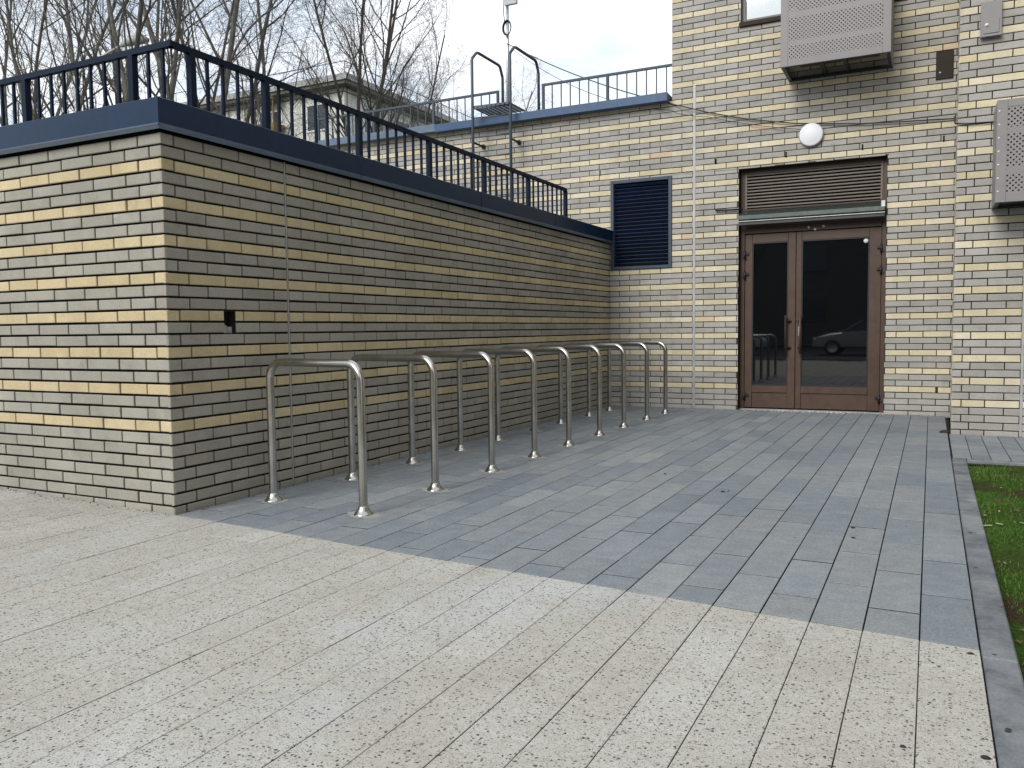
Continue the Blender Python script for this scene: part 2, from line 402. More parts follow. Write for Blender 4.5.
# roof edge: bent sheet metal
def edge(mb,a,b,nrm,zb,zt,out,back=.35,lip=.022,seams=()):
    """sheet with drip lip along a-b; nrm outward; cross section extruded"""
    a=Vector(a); b=Vector(b); nv=Vector(nrm)
    prof=[(-.02,zb+.022),(out-.002,zb+.022),(out,zt),(out-.012,zt+.006),(-back,zt-.02),(-back,zt-.06),(-.02,zt-.06)]
    n=len(prof); vs=[]
    for P,e in ((a,0),(b,1)):
        for d,z in prof: vs.append(Vector((P.x,P.y,0))+nv*d+Vector((0,0,z)))
    fs=[(i,(i+1)%n,n+(i+1)%n,n+i) for i in range(n)]+[tuple(range(n))[::-1],tuple(range(n,2*n))]
    mb.add(vs,fs)
def mitred(mb,zb,zt,out,back=.35,lip=.022):
    prof=[(-.02,zb+.022),(out-.002,zb+.022),(out,zt),(out-.012,zt+.006),(-back,zt-.02),(-back,zt-.06),(-.02,zt-.06)]
    n=len(prof); vs=[]
    for P in ('L','C','R'):
        for d,z in prof:
            if P=='L': vs.append((-AW,-d,z))
            elif P=='C': vs.append((d,-d,z))
            else: vs.append((d,L-.016,z))
    fs=[]
    for q in (0,n): fs+=[(q+i,q+(i+1)%n,q+n+(i+1)%n,q+n+i) for i in range(n)]
    mb.add(vs,fs)
mb=MB()
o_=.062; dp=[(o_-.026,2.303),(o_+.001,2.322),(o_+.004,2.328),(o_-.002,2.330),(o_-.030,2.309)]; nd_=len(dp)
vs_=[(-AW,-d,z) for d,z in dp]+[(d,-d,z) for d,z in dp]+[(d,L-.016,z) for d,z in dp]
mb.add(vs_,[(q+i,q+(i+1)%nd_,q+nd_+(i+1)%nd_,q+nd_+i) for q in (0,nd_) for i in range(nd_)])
mb.build('drip_edge',painted('pale_blue_bounce_tint',(.15,.20,.29),.4),annex)  # fold painted paler to stand in for light reflected off the paving
mb=MB(); mitred(mb,2.306,2.475,.062)
for y in (1.871,3.85,5.69):      # overlapping seams in the sheet
    mb.bbox((.060,y-.010,2.318),(.0645,y+.010,2.480),.002)
for x in (-2.6,-4.6,-6.6):
    mb.bbox((x-.010,-.0645,2.318),(x+.010,-.060,2.480),.002)
mb.bbox((.059,-.0655,2.312),(.0655,-.059,2.478),.002)
mb.build('roof_edge',M_BLUE,annex)
mb=MB(); mb.box((-AW,.30,2.40),(-.30,L-.016,2.432)); mb.build('roof',M_ROOF,annex)

# ================================================================== MAIN BUILDING
bld=empty('brick_building',(2,9,0),'tall brick building with brown double door, bay at right and lower wing at left','building')
XW=.9   # left edge of the tall part
XB=4.295; XE=4.322; YB=5.89
door=(1.80,3.585,-1,3.172); lou=(.02,.90,1.925,3.172); win=(1.813,3.75,4.99,6.6)
mb=MB()
js={0:[],1:[]}; st={0:.1449-PX*50,1:.1449+PX/2-PX*50}
brickwork(mb,(0,L,0),(1,0,0),(0,-1,0),XW,XE,-7,110,js,st,yel_main,holes=[door,win],strips=[1.206],striptop=4.335,jt=.0095)
brickwork(mb,(0,L,0),(1,0,0),(0,-1,0),0.0,XW,-7,49,js,st,yel_main,holes=[lou],jt=.0095,zcap=4.20)
brickwork(mb,(0,L,0),(1,0,0),(0,-1,0),-AW,0.0,22,49,js,st,yel_main,jt=.0095,zcap=4.20)
mb.build('wall',BM,bld)
mb=MB()
mb.box((XW+.001,L+.35,-.1),(XE,L+9,16)); mb.box((XW+.001,L+.0135,8.8),(XE,L+.349,16))
mb.box((-AW,L+.35,-.1),(XW,L+5.5,4.15))
mb.box((XE+.02,YB+.35,-.1),(12,L+9,16)); mb.box((XE+.02,YB+.0135,8.8),(12,YB+.349,16))
mb.box((12.001,-5,-.1),(21,L+9,15))  # added wing out of view, keeps sky light off the right-facing walls
mb.build('upper_wall_and_added_wing',M_MASS,bld)
# brick return at the tall part's left edge, above the wing
mb=MB()
brickwork(mb,(XW,L,0),(0,1,0),(-1,0,0),0,4,49,110,{0:[.13],1:[]},{0:.13+PX,1:PX},yel_main,jt=.0095)
# bay: front and side faces
brickwork(mb,(XB,YB,0),(1,0,0),(0,-1,0),0,7.5,-7,110,{0:[.155],1:[.085,.29]},{0:.4525,1:.587},yel_main,strips=[.60],jt=.0095)
_u=Vector((XE-XB,L-YB,0)).normalized()
brickwork(mb,(XB,YB,0),_u,(-_u.y,_u.x,0),0,(L-YB)/_u.y-.002,-7,110,{0:[.13],1:[]},{0:.13+PX,1:PX},yel_main,jt=.0095)
mb.build('bay_wall',BM,bld)
mb=MB(); mb.box((1.195,L+.002,0),(1.217,L+.012,4.33)); mb.bbox((1.188,L-.004,0),(1.224,L+.006,4.33),.002); mb.box((1.17,L-.003,4.335),(1.24,L+.008,4.350))
mb.build('expansion_joint',M_ZINC,bld)
mb=MB(); mb.bbox((XB+.588,YB-.004,0),(XB+.612,YB+.006,8.5),.002); mb.build('expansion_joint',M_ZINC,bld)
# open weep slots in the joints
for (x,y,z) in ((1.498,L,3.300),(2.393,L,3.298),(3.299,L,3.297),(4.190,L,3.300),(4.175,L,.3125),(-.141,L,3.305)):
    mb=MB(); mb.box((x-.009,y-.0025,z-.036),(x+.009,y+.004,z+.036)); mb.build('weep_slot',M_DARK,bld)
# wing roof edge
mb=MB()
edge(mb,(XW-.03,L,0),(-2.79,L,0),(0,-1,0),4.128,4.256,.15,.5)
mb.build('roof_edge',M_BLUE2,bld)
mb=MB()
edge(mb,(-2.79,L,0),(-AW,L,0),(0,-1,0),4.143,4.268,.14,.5)
mb.build('roof_edge',painted('pale_blue_sheet_metal',(.12,.17,.235),.35),bld)
mb=MB(); mb.box((-AW,L+.4,4.16),(XW-.01,L+5.5,4.19)); mb.build('wing_roof',M_ROOF,bld)
# louvre beside the annex
x0,x1,z0,z1=lou
mb=MB(); w=.045
mb.bbox((x0,L-.02,z0),(x0+w,L+.09,z1),.004); mb.bbox((x1-w,L-.02,z0),(x1,L+.09,z1),.004)
mb.bbox((x0+w,L-.02,z1-w),(x1-w,L+.09,z1),.004); mb.bbox((x0+w,L-.02,z0),(x1-w,L+.09,z0+w),.004)
fr=mb.build('louvre_vent',M_RAILG,bld)
mb=MB(); nS=22
for i in range(nS):
    z=z0+w+.012+(z1-z0-2*w-.02)*(i+.5)/nS
    mb.bar((x0+w,L+.032,z),(x1-w,L+.032,z),.044,.0035,up=(0,.55,.84))
mb.box((x0,L+.09,z0),(x1,L+.10,z1),1)
sub('slats',mb,[painted('navy_slat_paint',(.028,.055,.14),.3),M_DARK],fr)
# ---------------------------------------------------------------- door opening
DY=L+.15
x0,x1=door[0],door[1]
mb=MB()   # reveals
mb.box((x0-.012,L+.001,-.05),(x0,DY+.1,3.172)); mb.box((x1,L+.001,-.05),(x1+.012,DY+.1,3.172)); mb.box((x0-.012,L+.001,3.172),(x1+.012,DY+.1,3.184))
mb.build('door_reveal',M_BROWN2,bld)
mb=MB()
mb.bbox((x0,DY-.02,0),(x0+.055,DY+.06,3.172),.004); mb.bbox((x1-.055,DY-.02,0),(x1,DY+.06,3.172),.004)
mb.bbox((x0+.055,DY-.02,3.135),(x1-.055,DY+.06,3.172),.004); mb.bbox((x0+.055,DY-.02,2.335),(x1-.055,DY+.06,2.66),.004)
mb.box((x0,DY+.06,0),(x1,DY+.08,3.172),1)
fr=mb.build('door_frame',[M_BROWN,M_DARK],bld)
mb=MB(); zt=.030
mb.box((x0,DY-.05,-.01),(x1,DY+.06,.006)); sub('threshold',mb,M_ZINC,fr)
for (x,z) in ((2.661,2.375),(2.844,2.378),(2.741,2.343)):
    mb=MB(); mb.lathe([(0,-.004),(.014,-.003),(.015,0)],(x,DY-.021,z),12,'y'); sub('screw_cap',mb,M_SOLE,fr)
# transom louvre
mb=MB(); nS=11
for i in range(nS):
    z=2.66+(3.115-2.66)*(i+.5)/nS
    mb.bar((x0+.07,DY-.002,z),(x1-.07,DY-.002,z),.034,.004,up=(0,.35,.94))
    mb.box((x0+.07,DY-.016,z-.004),(x1-.07,DY-.004,z+.014))
mb.bbox((x0+.055,DY-.022,2.66),(x0+.08,DY+.05,3.135),.003); mb.bbox((x1-.08,DY-.022,2.66),(x1-.055,DY+.05,3.135),.003)
mb.bbox((x0+.08,DY-.022,3.115),(x1-.08,DY+.05,3.135),.003)
mb.build('transom_louvre',M_SLAT,bld)
def leaf(xa,xb,ga,gb,hx,hs,label):
    zb,zt=.022,2.325; g0,g1=.315,2.213; yf=DY-.005
    mb=MB()
    mb.bbox((xa,yf,zb),(ga,yf+.055,zt),.004); mb.bbox((gb,yf,zb),(xb,yf+.055,zt),.004)
    mb.bbox((ga,yf,g1),(gb,yf+.055,zt),.004); mb.bbox((ga,yf,.225),(gb,yf+.055,g0),.004)
    mb.bbox((ga,yf+.012,zb),(gb,yf+.05,.222),.004)
    d=mb.build('door_leaf',M_BROWN,bld); tag(d,label)
    mb=MB(); mb.box((ga,yf+.022,g0),(gb,yf+.030,g1)); sub('glass',mb,M_DGLASS,d)
    mb=MB(); q=.014
    for a,b in (((ga,yf+.004,g0),(ga+q,yf+.0215,g1)),((gb-q,yf+.004,g0),(gb,yf+.0215,g1)),((ga+q,yf+.004,g0),(gb-q,yf+.0215,g0+q)),((ga+q,yf+.004,g1-q),(gb-q,yf+.0215,g1))): mb.box(a,b)
    sub('gasket',mb,M_BLACK,d)
    mb=MB(); mb.tube([(hx,yf-.07,.74),(hx,yf-.07,1.25)],.014,12)
    sub('handle',mb,M_BROWN2 if hs else M_BROWN,d)
    for z in (.82,1.17):
        mb=MB(); mb.tube([(hx,yf-.07,z),(hx+(.04 if hs else -.01),yf,z)],.012,10); mb.lathe([(0,-.012),(.026,-.012),(.026,0)],(hx+(.04 if hs else -.01),yf,z),14,'y')
        sub('handle_mount',mb,M_BLACK,d)
    return d
dl=leaf(x0+.058,2.506,1.953,2.412,2.395,True,'narrow left door leaf of brown metal with glass')
dr=leaf(2.512,x1-.058,2.580,3.388,2.575,False,'wide right door leaf of brown metal with glass')
for d,hx in ((dl,x0+.06),(dr,x1-.06)):
    for z in (2.06,1.79,.175):
        mb=MB(); mb.tube([(hx,DY-.035,z-.055),(hx,DY-.035,z+.055)],.013,10); sg=1 if d is dl else -1
        mb.box((min(hx-sg*.02,hx+sg*.05),DY-.03,z+.0),(max(hx-sg*.02,hx+sg*.05),DY-.006,z+.03)); mb.box((min(hx-sg*.035,hx),DY-.03,z-.045),(max(hx-sg*.035,hx),DY-.006,z-.02))
        sub('hinge',mb,M_BLACK,d)
mb=MB(); mb.lathe([(0,-.002),(.028,-.002),(.028,0)],(3.345,DY+.0145,2.165),18,'y'); sub('sticker',mb,M_SOLE,dr)
mb=MB(); mb.bbox((2.545,DY-.012,.98),(2.565,DY-.004,1.10),.002); sub('lock_plate',mb,M_ALU,dr)
# ---------------------------------------------------------------- window above
x0,x1,z0,z1=win
mb=MB(); wy=L+.07
for a,b in (((x0,wy,z0+.06),(x0+.05,wy+.07,z1)),((x1-.05,wy,z0+.06),(x1,wy+.07,z1)),((x0+.05,wy,z1-.05),(x1-.05,wy+.07,z1)),((x0+.05,wy,z0+.06),(x1-.05,wy+.07,z0+.11)),((2.42,wy,z0+.11),(2.50,wy+.07,z1-.05)),((3.08,wy,z0+.11),(3.14,wy+.07,z1-.05))): mb.bbox(a,b,.004)
mb.box((x0-.012,L+.001,z0),(x0,wy+.2,z1)); mb.box((x1,L+.001,z0),(x1+.012,wy+.2,z1)); mb.box((x0,L+.001,z1),(x1,wy+.2,z1+.012))
wn=mb.build('window',painted('grey_brown_frame',(.14,.125,.11),.4),bld)
mb=MB(); mb.box((x0+.03,wy+.03,z0+.08),(x1-.03,wy+.04,z1-.03)); sub('pane',mb,M_WGLASS,wn)
mb=MB(); mb.bbox((x0-.02,L-.03,z0-.005),(x1+.02,wy+.05,z0+.055),.006); sub('sill',mb,M_BROWN2,wn)

# ================================================================== things on the building
# canopy over the door
cp=empty('door_canopy',(2.69,L,2.5),'shallow grey green metal canopy with a pale stripe over the brown double door','canopy')
mb=MB(); a,b_=1.808,3.568
mb.add([(a,L+.15,2.655),(b_,L+.15,2.655),(b_,L-.055,2.575),(a,L-.055,2.575),(a,L+.15,2.645),(b_,L+.15,2.645),(b_,L-.055,2.565),(a,L-.055,2.565)],
       [(0,3,2,1),(4,5,6,7),(0,1,5,4),(1,2,6,5),(2,3,7,6),(3,0,4,7)])
mb.build('top_sheet',M_CANOPYD,cp)
mb=MB(); mb.bbox((a,L-.065,2.502),(b_,L-.02,2.560),.006); mb.build('front_profile',M_CANOPY,cp)
mb=MB(); mb.bbox((a,L-.055,2.430),(b_,L+.02,2.472),.006); mb.build('lower_profile',painted('dark_grey_profile',(.055,.06,.055),.4),cp)
mb=MB(); mb.bbox((a,L-.072,2.474),(b_,L-.03,2.486),.003); mb.build('pale_trim',M_ALU,cp)
mb=MB(); mb.bbox((b_-.045,L-.070,2.545),(b_+.004,L-.01,2.625),.006); mb.build('end_cap',M_ALU,cp)
mb=MB(); mb.tube([(1.50,L-.035,2.652),(1.86,L-.035,2.645)],.011,8); mb.tube([(1.52,L-.035,2.652),(1.52,L+.0,2.652)],.008,8); mb.build('support_rod',M_BLACK,cp)
# round lamp
lm=empty('wall_lamp',(2.70,L,3.51),'round white disc lamp on the brick wall above the door','lamp')
mb=MB(); mb.lathe([(0,-.058),(.132,-.057),(.139,-.053),(.142,-.045),(.142,-.03)],(2.70,L,3.51),48,'y'); mb.build('diffuser',M_WHITE,lm)
mb=MB(); mb.lathe([(.149,-.035),(.149,.0)],(2.70,L,3.51),48,'y'); mb.lathe([(.142,-.035),(.149,-.035)],(2.70,L,3.51),48,'y'); mb.build('housing',M_GBOX,lm)
# perforated air conditioner boxes
def acbox(root,x0,x1,yw,yf,z0,z1,bands,bolts=True):
    mb=MB(); t=.03
    # rim frame of the face and back flange on the wall
    for (y,) in ((yf,),):
        mb.bbox((x0,y-.012,z0),(x0+.085,y+.006,z1),.003); mb.bbox((x1-.085,y-.012,z0),(x1,y+.006,z1),.003)
        mb.bbox((x0+.085,y-.012,z0),(x1-.085,y+.006,z0+.085),.003); mb.bbox((x0+.085,y-.012,z1-.07),(x1-.085,y+.006,z1),.003)
        for z in bands: mb.bbox((x0+.085,y-.008,z-.03),(x1-.085,y+.006,z+.03),.001)
    mb.build('face_frame',M_GBOX,root)
    mb=MB(); mb.add([(x0+.08,yf-.0095,z0+.08),(x1-.08,yf-.0095,z0+.08),(x1-.08,yf-.0095,z1-.06),(x0+.08,yf-.0095,z1-.06)],[(0,1,2,3)]); mb.build('perforated_sheet',M_PERF,root)
    for x in (x0,x1-.01):
        mb=MB(); mb.bbox((x,yf+.006,z0),(x+.01,yw,z1),.002)
        for k in range(7 if bolts and x==x0 else 0):
            zz=z0+.1+k*(z1-z0-.2)/6
            mb.lathe([(0,-.003),(.007,-.002),(.008,0)],(x+.02,yf-.012,zz),8,'y',1)
        mb.build('side_panel',[M_GBOX,M_SOLE],root)
    mb=MB(); mb.box((x0+.01,yf+.006,z0+.002),(x0+.045,yw,z0+.02)); mb.box((x1-.045,yf+.006,z0+.002),(x1-.01,yw,z0+.02))
    mb.box((x0+.045,yw-.04,z0+.002),(x1-.045,yw,z0+.035)); mb.box((x0+.045,yf+.006,z0+.002),(x1-.045,yf+.03,z0+.02)); 
    mb.build('support_frame',M_BLACK,root)
    mb=MB(); mb.bbox((x0+.14,yw-.34,z0+.14),(x1-.14,yw-.06,z1-.05),.02); mb.build('inner_unit',painted('dim_grey_unit',(.10,.10,.10),.6),root)
    mb=MB(); mb.box((x0+.01,yf+.008,z1-.012),(x1-.01,yw,z1-.002)); mb.build('top_panel',M_GBOX,root)
    for x in (x0+.45,x1-.5):
        mb=MB(); mb.bar((x,yf+.03,z0+.03),(x,yw,z0+.03),.04,.03); mb.build('cross_bracket',M_BLACK,root)
ac=empty('air_conditioner_box',(3.03,L,4.2),'grey perforated metal air conditioner box below the upper window','air conditioner box','perforated air conditioner boxes')
acbox(ac,2.42,3.63,L-.002,7.065,4.205,5.12,[4.47,4.80],False)
ac2=empty('air_conditioner_box',(5.2,YB,2.2),'grey perforated metal air conditioner box cut off by the right edge','air conditioner box','perforated air conditioner boxes')
acbox(ac2,4.600,5.85,YB-.002,YB-.50,2.215,3.14,[2.50,2.86])
# service plates
pl=empty('service_box',(4.18,L,4.0),'small dark brown metal plate on the wall left of the bay corner','service box')
mb=MB(); mb.bbox((4.09,L-.018,3.995),(4.275,L+.0,4.315),.004); mb.build('cover',M_BROWN2,pl)
mb=MB(); mb.lathe([(0,-.006),(.011,-.005),(.012,0)],(4.135,L-.018,4.07),12,'y'); mb.build('lock',M_ALU,pl)
pl=empty('service_box',(4.56,YB,3.9),'small light grey metal cabinet on the bay wall at upper right','service box')
mb=MB(); mb.bbox((4.468,YB-.05,3.865),(4.648,YB,4.185),.004); mb.bbox((4.462,YB-.06,3.855),(4.654,YB-.0505,3.872),.003); mb.build('cabinet',M_GBOX,pl)
mb=MB(); mb.bbox((4.490,YB-.057,3.885),(4.626,YB-.0505,4.02),.003); mb.build('door',M_GBOX,pl)
mb=MB(); mb.lathe([(0,-.012),(.014,-.010),(.016,0)],(4.520,YB-.057,3.965),12,'y'); mb.build('lock',M_SOLE,pl)

# ================================================================== railings
def railing(name,loc,label,pts_posts,balusters,rails,zb,zt,m,pw,bw,top):
    r=empty(name,loc,label,'railing')
    mb=MB()
    for p,q in rails: mb.bar((*p,zt-top/2),(*q,zt-top/2),top,top)
    mb.build('handrail',m,r)
    for (x,y) in pts_posts:
        mb=MB(); mb.bbox((x-pw/2,y-pw/2,zb),(x+pw/2,y+pw/2,zt-top),.002); mb.build('post',m,r)
    for (x,y) in balusters:
        mb=MB(); mb.box((x-bw/2,y-bw/2,zb),(x+bw/2,y+bw/2,zt-top)); mb.build('baluster',m,r)
    return r
posts=[]; bal=[]
py=[.345,1.003,2.07,3.135,4.20,5.27,6.37]; ry=.19; rx=-.10
for i,y in enumerate(py): posts.append((rx,y))
for a,b_ in zip(py[:-1],py[1:]):
    n=5 if b_-a<.8 else 8
    for k in range(1,n): bal.append((rx,a+(b_-a)*k/n))
px_=-.44
bal.append((-.30,ry)); bal.append((-.17,ry))
for j in range(4):
    X=-.44-j*1.066; posts.append((X,ry))
    for k in range(1,8): bal.append((X-1.066*k/8,ry))
railing('roof_railing',(-.1,.19,2.43),'dark navy railing along the roof edge of the low annex',posts,bal,[((-4.7,ry),(rx+.02,ry)),((rx,ry-.02),(rx,6.39))],2.43,2.890,M_RAIL,.045,.018,.036)
posts=[(-1.08,L+.15),(-.077,L+.15)]; bal=[]
for k in range(1,14):
    if k!=7: bal.append((-1.08+.1432*k,L+.15))
railing('roof_railing',(-.1,L+.15,4.2),'grey railing on the wing roof between the ladder and the tall wall',posts,bal,[((-1.10,L+.15),(XW,L+.15))],4.2,4.71,M_RAILG,.036,.014,.032)
posts=[(-1.836-1.146*j,L+.15) for j in range(4)]; bal=[]
for j in range(3):
    for k in range(1,8): bal.append((-1.836-1.146*j-1.146*k/8,L+.15))
railing('roof_railing',(-3,L+.15,4.2),'grey railing on the wing roof left of the ladder',posts,bal,[((-5.3,L+.15),(-1.82,L+.15))],4.2,4.715,M_RAILG,.036,.014,.032)

# roof ladder
ld=empty('roof_ladder',(-1.71,7.4,2.43),'dark metal ladder with curved hand loops leading up to the wing roof','ladder')
M_LAD=painted('ladder_paint',(.06,.08,.105),.4)
for x,dy in ((-2.01,0),(-1.41,.05)):
    mb=MB(); r=.022
    pts=[(x,7.4+dy,2.44),(x,7.4+dy,5.06),(x,7.42+dy,5.10),(x,7.54+dy,5.205),(x,7.60+dy,5.22),(x,8.24+dy,5.222),(x,8.30+dy,5.205),(x,8.37+dy,5.09),(x,8.385+dy,5.05),(x,8.385+dy,4.19)]
    mb.tube(pts,r,12); mb.build('hand_loop',M_LAD,ld)
    mb=MB(); mb.tube([(x,7.4+dy,3.87),(x,L-.005,3.87)],.016,10); mb.lathe([(.035,-.02),(.035,.0)],(x,L-.002,3.87),16,'y'); mb.lathe([(0,-.02),(.035,-.02)],(x,L-.002,3.87),16,'y'); mb.build('wall_bracket',M_BLACK,ld)
for z in (2.75,3.05,3.35,3.65,3.94,4.22):
    mb=MB(); mb.tube([(-2.01,7.4,z),(-1.41,7.45,z)],.010,8); mb.build('rung',M_LAD,ld)
mb=MB()
for i in range(9):
    x=-2.0+.585*i/8; mb.bar((x,7.40,4.375),(x,7.95,4.375),.005,.03)
for i in range(8): y=7.42+.07*i; mb.bar((-2.0,y,4.375),(-1.41,y,4.375),.005,.028)
mb.bar((-2.01,7.41,4.375),(-1.41,7.45,4.375),.012,.05); 
mb.build('platform_grating',M_LAD,ld)

# antenna mast
an=empty('antenna_mast',(-2.1,8.73,4.2),'thin pale mast with a white antenna panel and a cable coil behind the ladder','antenna')
mb=MB(); mb.tube([(-2.10,8.731,4.19),(-2.085,8.731,6.62)],.026,12); mb.build('pole',M_ALU,an)
mb=MB(); mb.bbox((-2.10,8.65,6.27),(-1.88,8.70,6.62),.01); mb.build('antenna_panel',painted('pale_grey_plastic',(.45,.46,.47),.5),an)
mb=MB()
for q in range(3):
    rr=.085+.008*q; mb.tube([(-2.07+rr*.75*math.cos(t*math.pi/14),8.69-.01*q,5.93+rr*1.15*math.sin(t*math.pi/14)) for t in range(29)],.009,6)
mb.build('cable_coil',M_BLACK,an)
mb=MB(); mb.tube([(-2.125,8.70,6.5),(-2.14,8.70,6.2),(-2.12,8.70,6.0)],.007,6); mb.build('feed_cable',M_BLACK,an)
mb=MB(); mb.lathe([(.032,-.02),(.032,.02)],(-2.10,8.731,5.12),12,'z'); mb.build('clamp',M_ZINC,an)

# cables
def sag(p,q,s,n=14):
    p=Vector(p); q=Vector(q); return [p.lerp(q,t/n)-Vector((0,0,s*4*(t/n)*(1-t/n))) for t in range(n+1)]
mb=MB()
w=[(1.079,4.055),(1.388,3.951),(1.845,3.817),(2.199,3.736),(2.506,3.674),(2.699,3.648),(3.27,3.578),(3.716,3.55),(4.30,3.515)]
mb.tube(sag((-2.08,8.70,5.69),(1.079,7.66,4.055),.10)+[(x,L-.03,z) for x,z in w[1:]]+[(4.292,L-.4,3.46),(4.272,YB+.3,3.16),(4.272,YB-.02,3.075),(4.36,YB-.025,3.06),(4.60,YB-.02,3.05)],.0075,6)
tag(mb.build('cable',M_BLACK),'black cable sagging from the mast and along the wall above the round lamp','cable')
mb=MB()
mb.tube(sag((-2.08,8.70,5.67),(.92,7.64,4.02),.22)+sag((.95,7.66,3.99),(1.40,L-.03,3.89),.01)[1:]+sag((1.40,L-.03,3.89),(2.75,L-.035,3.56),.03)[1:],.004,6)
tag(mb.build('cable',M_BLACK),'thinner black cable hanging lower beside the first from the mast','cable')

# ================================================================== bike racks
RY=[.525,1.36,2.18,2.97,3.725,4.56,5.305,6.18,6.945]
def hoop_pts():
    r=.105; H=.91; pts=[(-.40,.05,.0),(-.40,.05,H-r)]
    for i in range(1,9):
        a=math.pi/2*i/8; s=-.40+r*(1-math.cos(a)); pts.append((s,-s/8,H-r+r*math.sin(a)))
    for i in range(0,9):
        a=math.pi/2*i/8; s=.40-r*(1-math.sin(a)); pts.append((s,-s/8,H-r+r*math.cos(a)))
    pts.append((.40,-.05,.0)); return pts
ordw=['nearest','second','third','fourth','fifth','sixth','seventh','eighth','farthest']
root=bpy.data.objects.new('bike_rack',None); COL.objects.link(root); root.empty_display_size=.1
mb=MB(); mb.tube(hoop_pts(),.0265,20,cap=False); mb.build('hoop',M_STEEL,root)
for s in (-1,1):
    mb=MB(); mb.lathe([(.059,.0),(.059,.004),(.055,.009),(.045,.020),(.034,.036),(.030,.052),(.0265,.054)],(s*.4,-s*.05,0),24); mb.build('foot_flange',M_STEEL,root)
m_grout=painted('grout_ring',(.30,.30,.29),.95)
for s in (-1,1):
    mb=MB(); rr=random.Random(s+5); n=22
    vs=[(s*.4,-s*.05,.0035)]+[(s*.4+(.085+rr.uniform(-.02,.03))*1.25*math.cos(2*math.pi*k/n),-s*.05+(.085+rr.uniform(-.02,.03))*math.sin(2*math.pi*k/n),.0012) for k in range(n)]
    mb.add(vs,[(0,1+k,1+(k+1)%n) for k in range(n)]); mb.build('grout_patch',m_grout,root)
for i,y in enumerate(RY):
    o=root if i==0 else copy_tree(root)
    o.location=(.655 if i else .664,y+(0 if i else -.005),0); o.rotation_euler.z=rad([0,-1.2,.5,-.4,.8,-1,1,-2,0][i]) ; 
    lab={0:'brushed steel bike hoop nearest the camera, first of the row of nine',8:'brushed steel bike hoop farthest back, last of the row by the inner corner'}.get(i,'brushed steel bike hoop, %s from the front in the row of nine'%ordw[i])
    tag(o,lab,'bike rack','steel bike hoops in a row along the annex wall')

# ================================================================== ground
def struct(o): o['kind']='structure'; return o
mb=MB()
S=700; 
mb.add([(-S,-S,-.16),(S,-S,-.16),(S,S,-.16),(-S,S,-.16)],[(0,1,2,3)]); struct(mb.build('ground',M_EARTH))
rise=lambda x: max(0,-x)*.022
mb=MB()
mb.add([(-14,-9,-.14),(0,-9,-.14),(0,.05,-.006),(-14,.05,-.006)],[]) 
for (xa,xb,ya,yb) in ((0,4.30,-9.2,L+.2),(-14,0,-9.2,.0),(4.30,12,4.0,YB)):
    mb.add([(xa,ya,rise(xa)-.020),(xb,ya,rise(xb)-.020),(xb,yb,rise(xb)-.020),(xa,yb,rise(xa)-.020)],[(0,1,2,3)])
struct(mb.build('paving_bed',M_JOINT))
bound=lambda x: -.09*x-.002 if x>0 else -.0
def paver(mb,xa,xb,ya0,ya1,yb0,yb1,gx=.0024,gy=.0060,c=.0014,rnd=random):
    """slab between xa..xb; ya0/ya1 = near edge at xa/xb, yb0/yb1 = far edge"""
    dz=rnd.uniform(-.0012,.0008)
    P=[(xa+gx,ya0+gy),(xb-gx,ya1+gy),(xb-gx,yb1-gy),(xa+gx,yb0-gy)]
    Q=[(xa+gx+c,ya0+gy+c),(xb-gx-c,ya1+gy+c),(xb-gx-c,yb1-gy-c),(xa+gx+c,yb0-gy-c)]
    vs=[(x,y,rise(x)-.024) for x,y in P]+[(x,y,rise(x)+dz-.002) for x,y in P]+[(x,y,rise(x)+dz) for x,y in Q]
    mb.add(vs,[(8,9,10,11)]+[(4+i,4+(i+1)%4,8+(i+1)%4,8+i) for i in range(4)])
    mb.add(vs[:8],[(i,(i+1)%4,4+(i+1)%4,4+i) for i in range(4)],1)     # dirty edges down in the joint
rnd=random.Random(3); W=.1849; LEN=.5585
mg=MB(); ml=MB()
cols=[4.268-W*i for i in range(24)]
offs={}
xx=4.268; i=0
while xx>-13.9:
    xb=xx; xa=xx-W; off=.192 if i%2==0 else .487
    if i>1: off+=rnd.uniform(-.03,.03)
    if xb>0.02:
        xg=max(xa,.002)
        # blue-grey: from the far wall towards the boundary
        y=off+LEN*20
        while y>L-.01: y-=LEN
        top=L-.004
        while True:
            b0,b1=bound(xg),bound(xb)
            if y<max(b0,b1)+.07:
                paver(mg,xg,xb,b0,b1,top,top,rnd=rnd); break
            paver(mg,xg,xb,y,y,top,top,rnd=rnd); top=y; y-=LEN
    # pale
    ty0,ty1=bound(xa) if xa>0 else -.003,bound(xb) if xb>0 else -.003
    y=min(ty0,ty1)-rnd.uniform(.15,LEN)
    t0,t1=ty0,ty1
    while y>-9:
        g=.0016
        paver(ml,xa,xb,y,y,t0,t1,gx=.0013,gy=.0008,c=.0012,rnd=rnd); t0=t1=y; y-=LEN*rnd.choice([1,1,1.5])
    xx-=W; i+=1
struct(mg.build('grey_paving',[M_BGREY,M_JOINT])); struct(ml.build('pale_paving',[M_PALE,M_JOINT]))
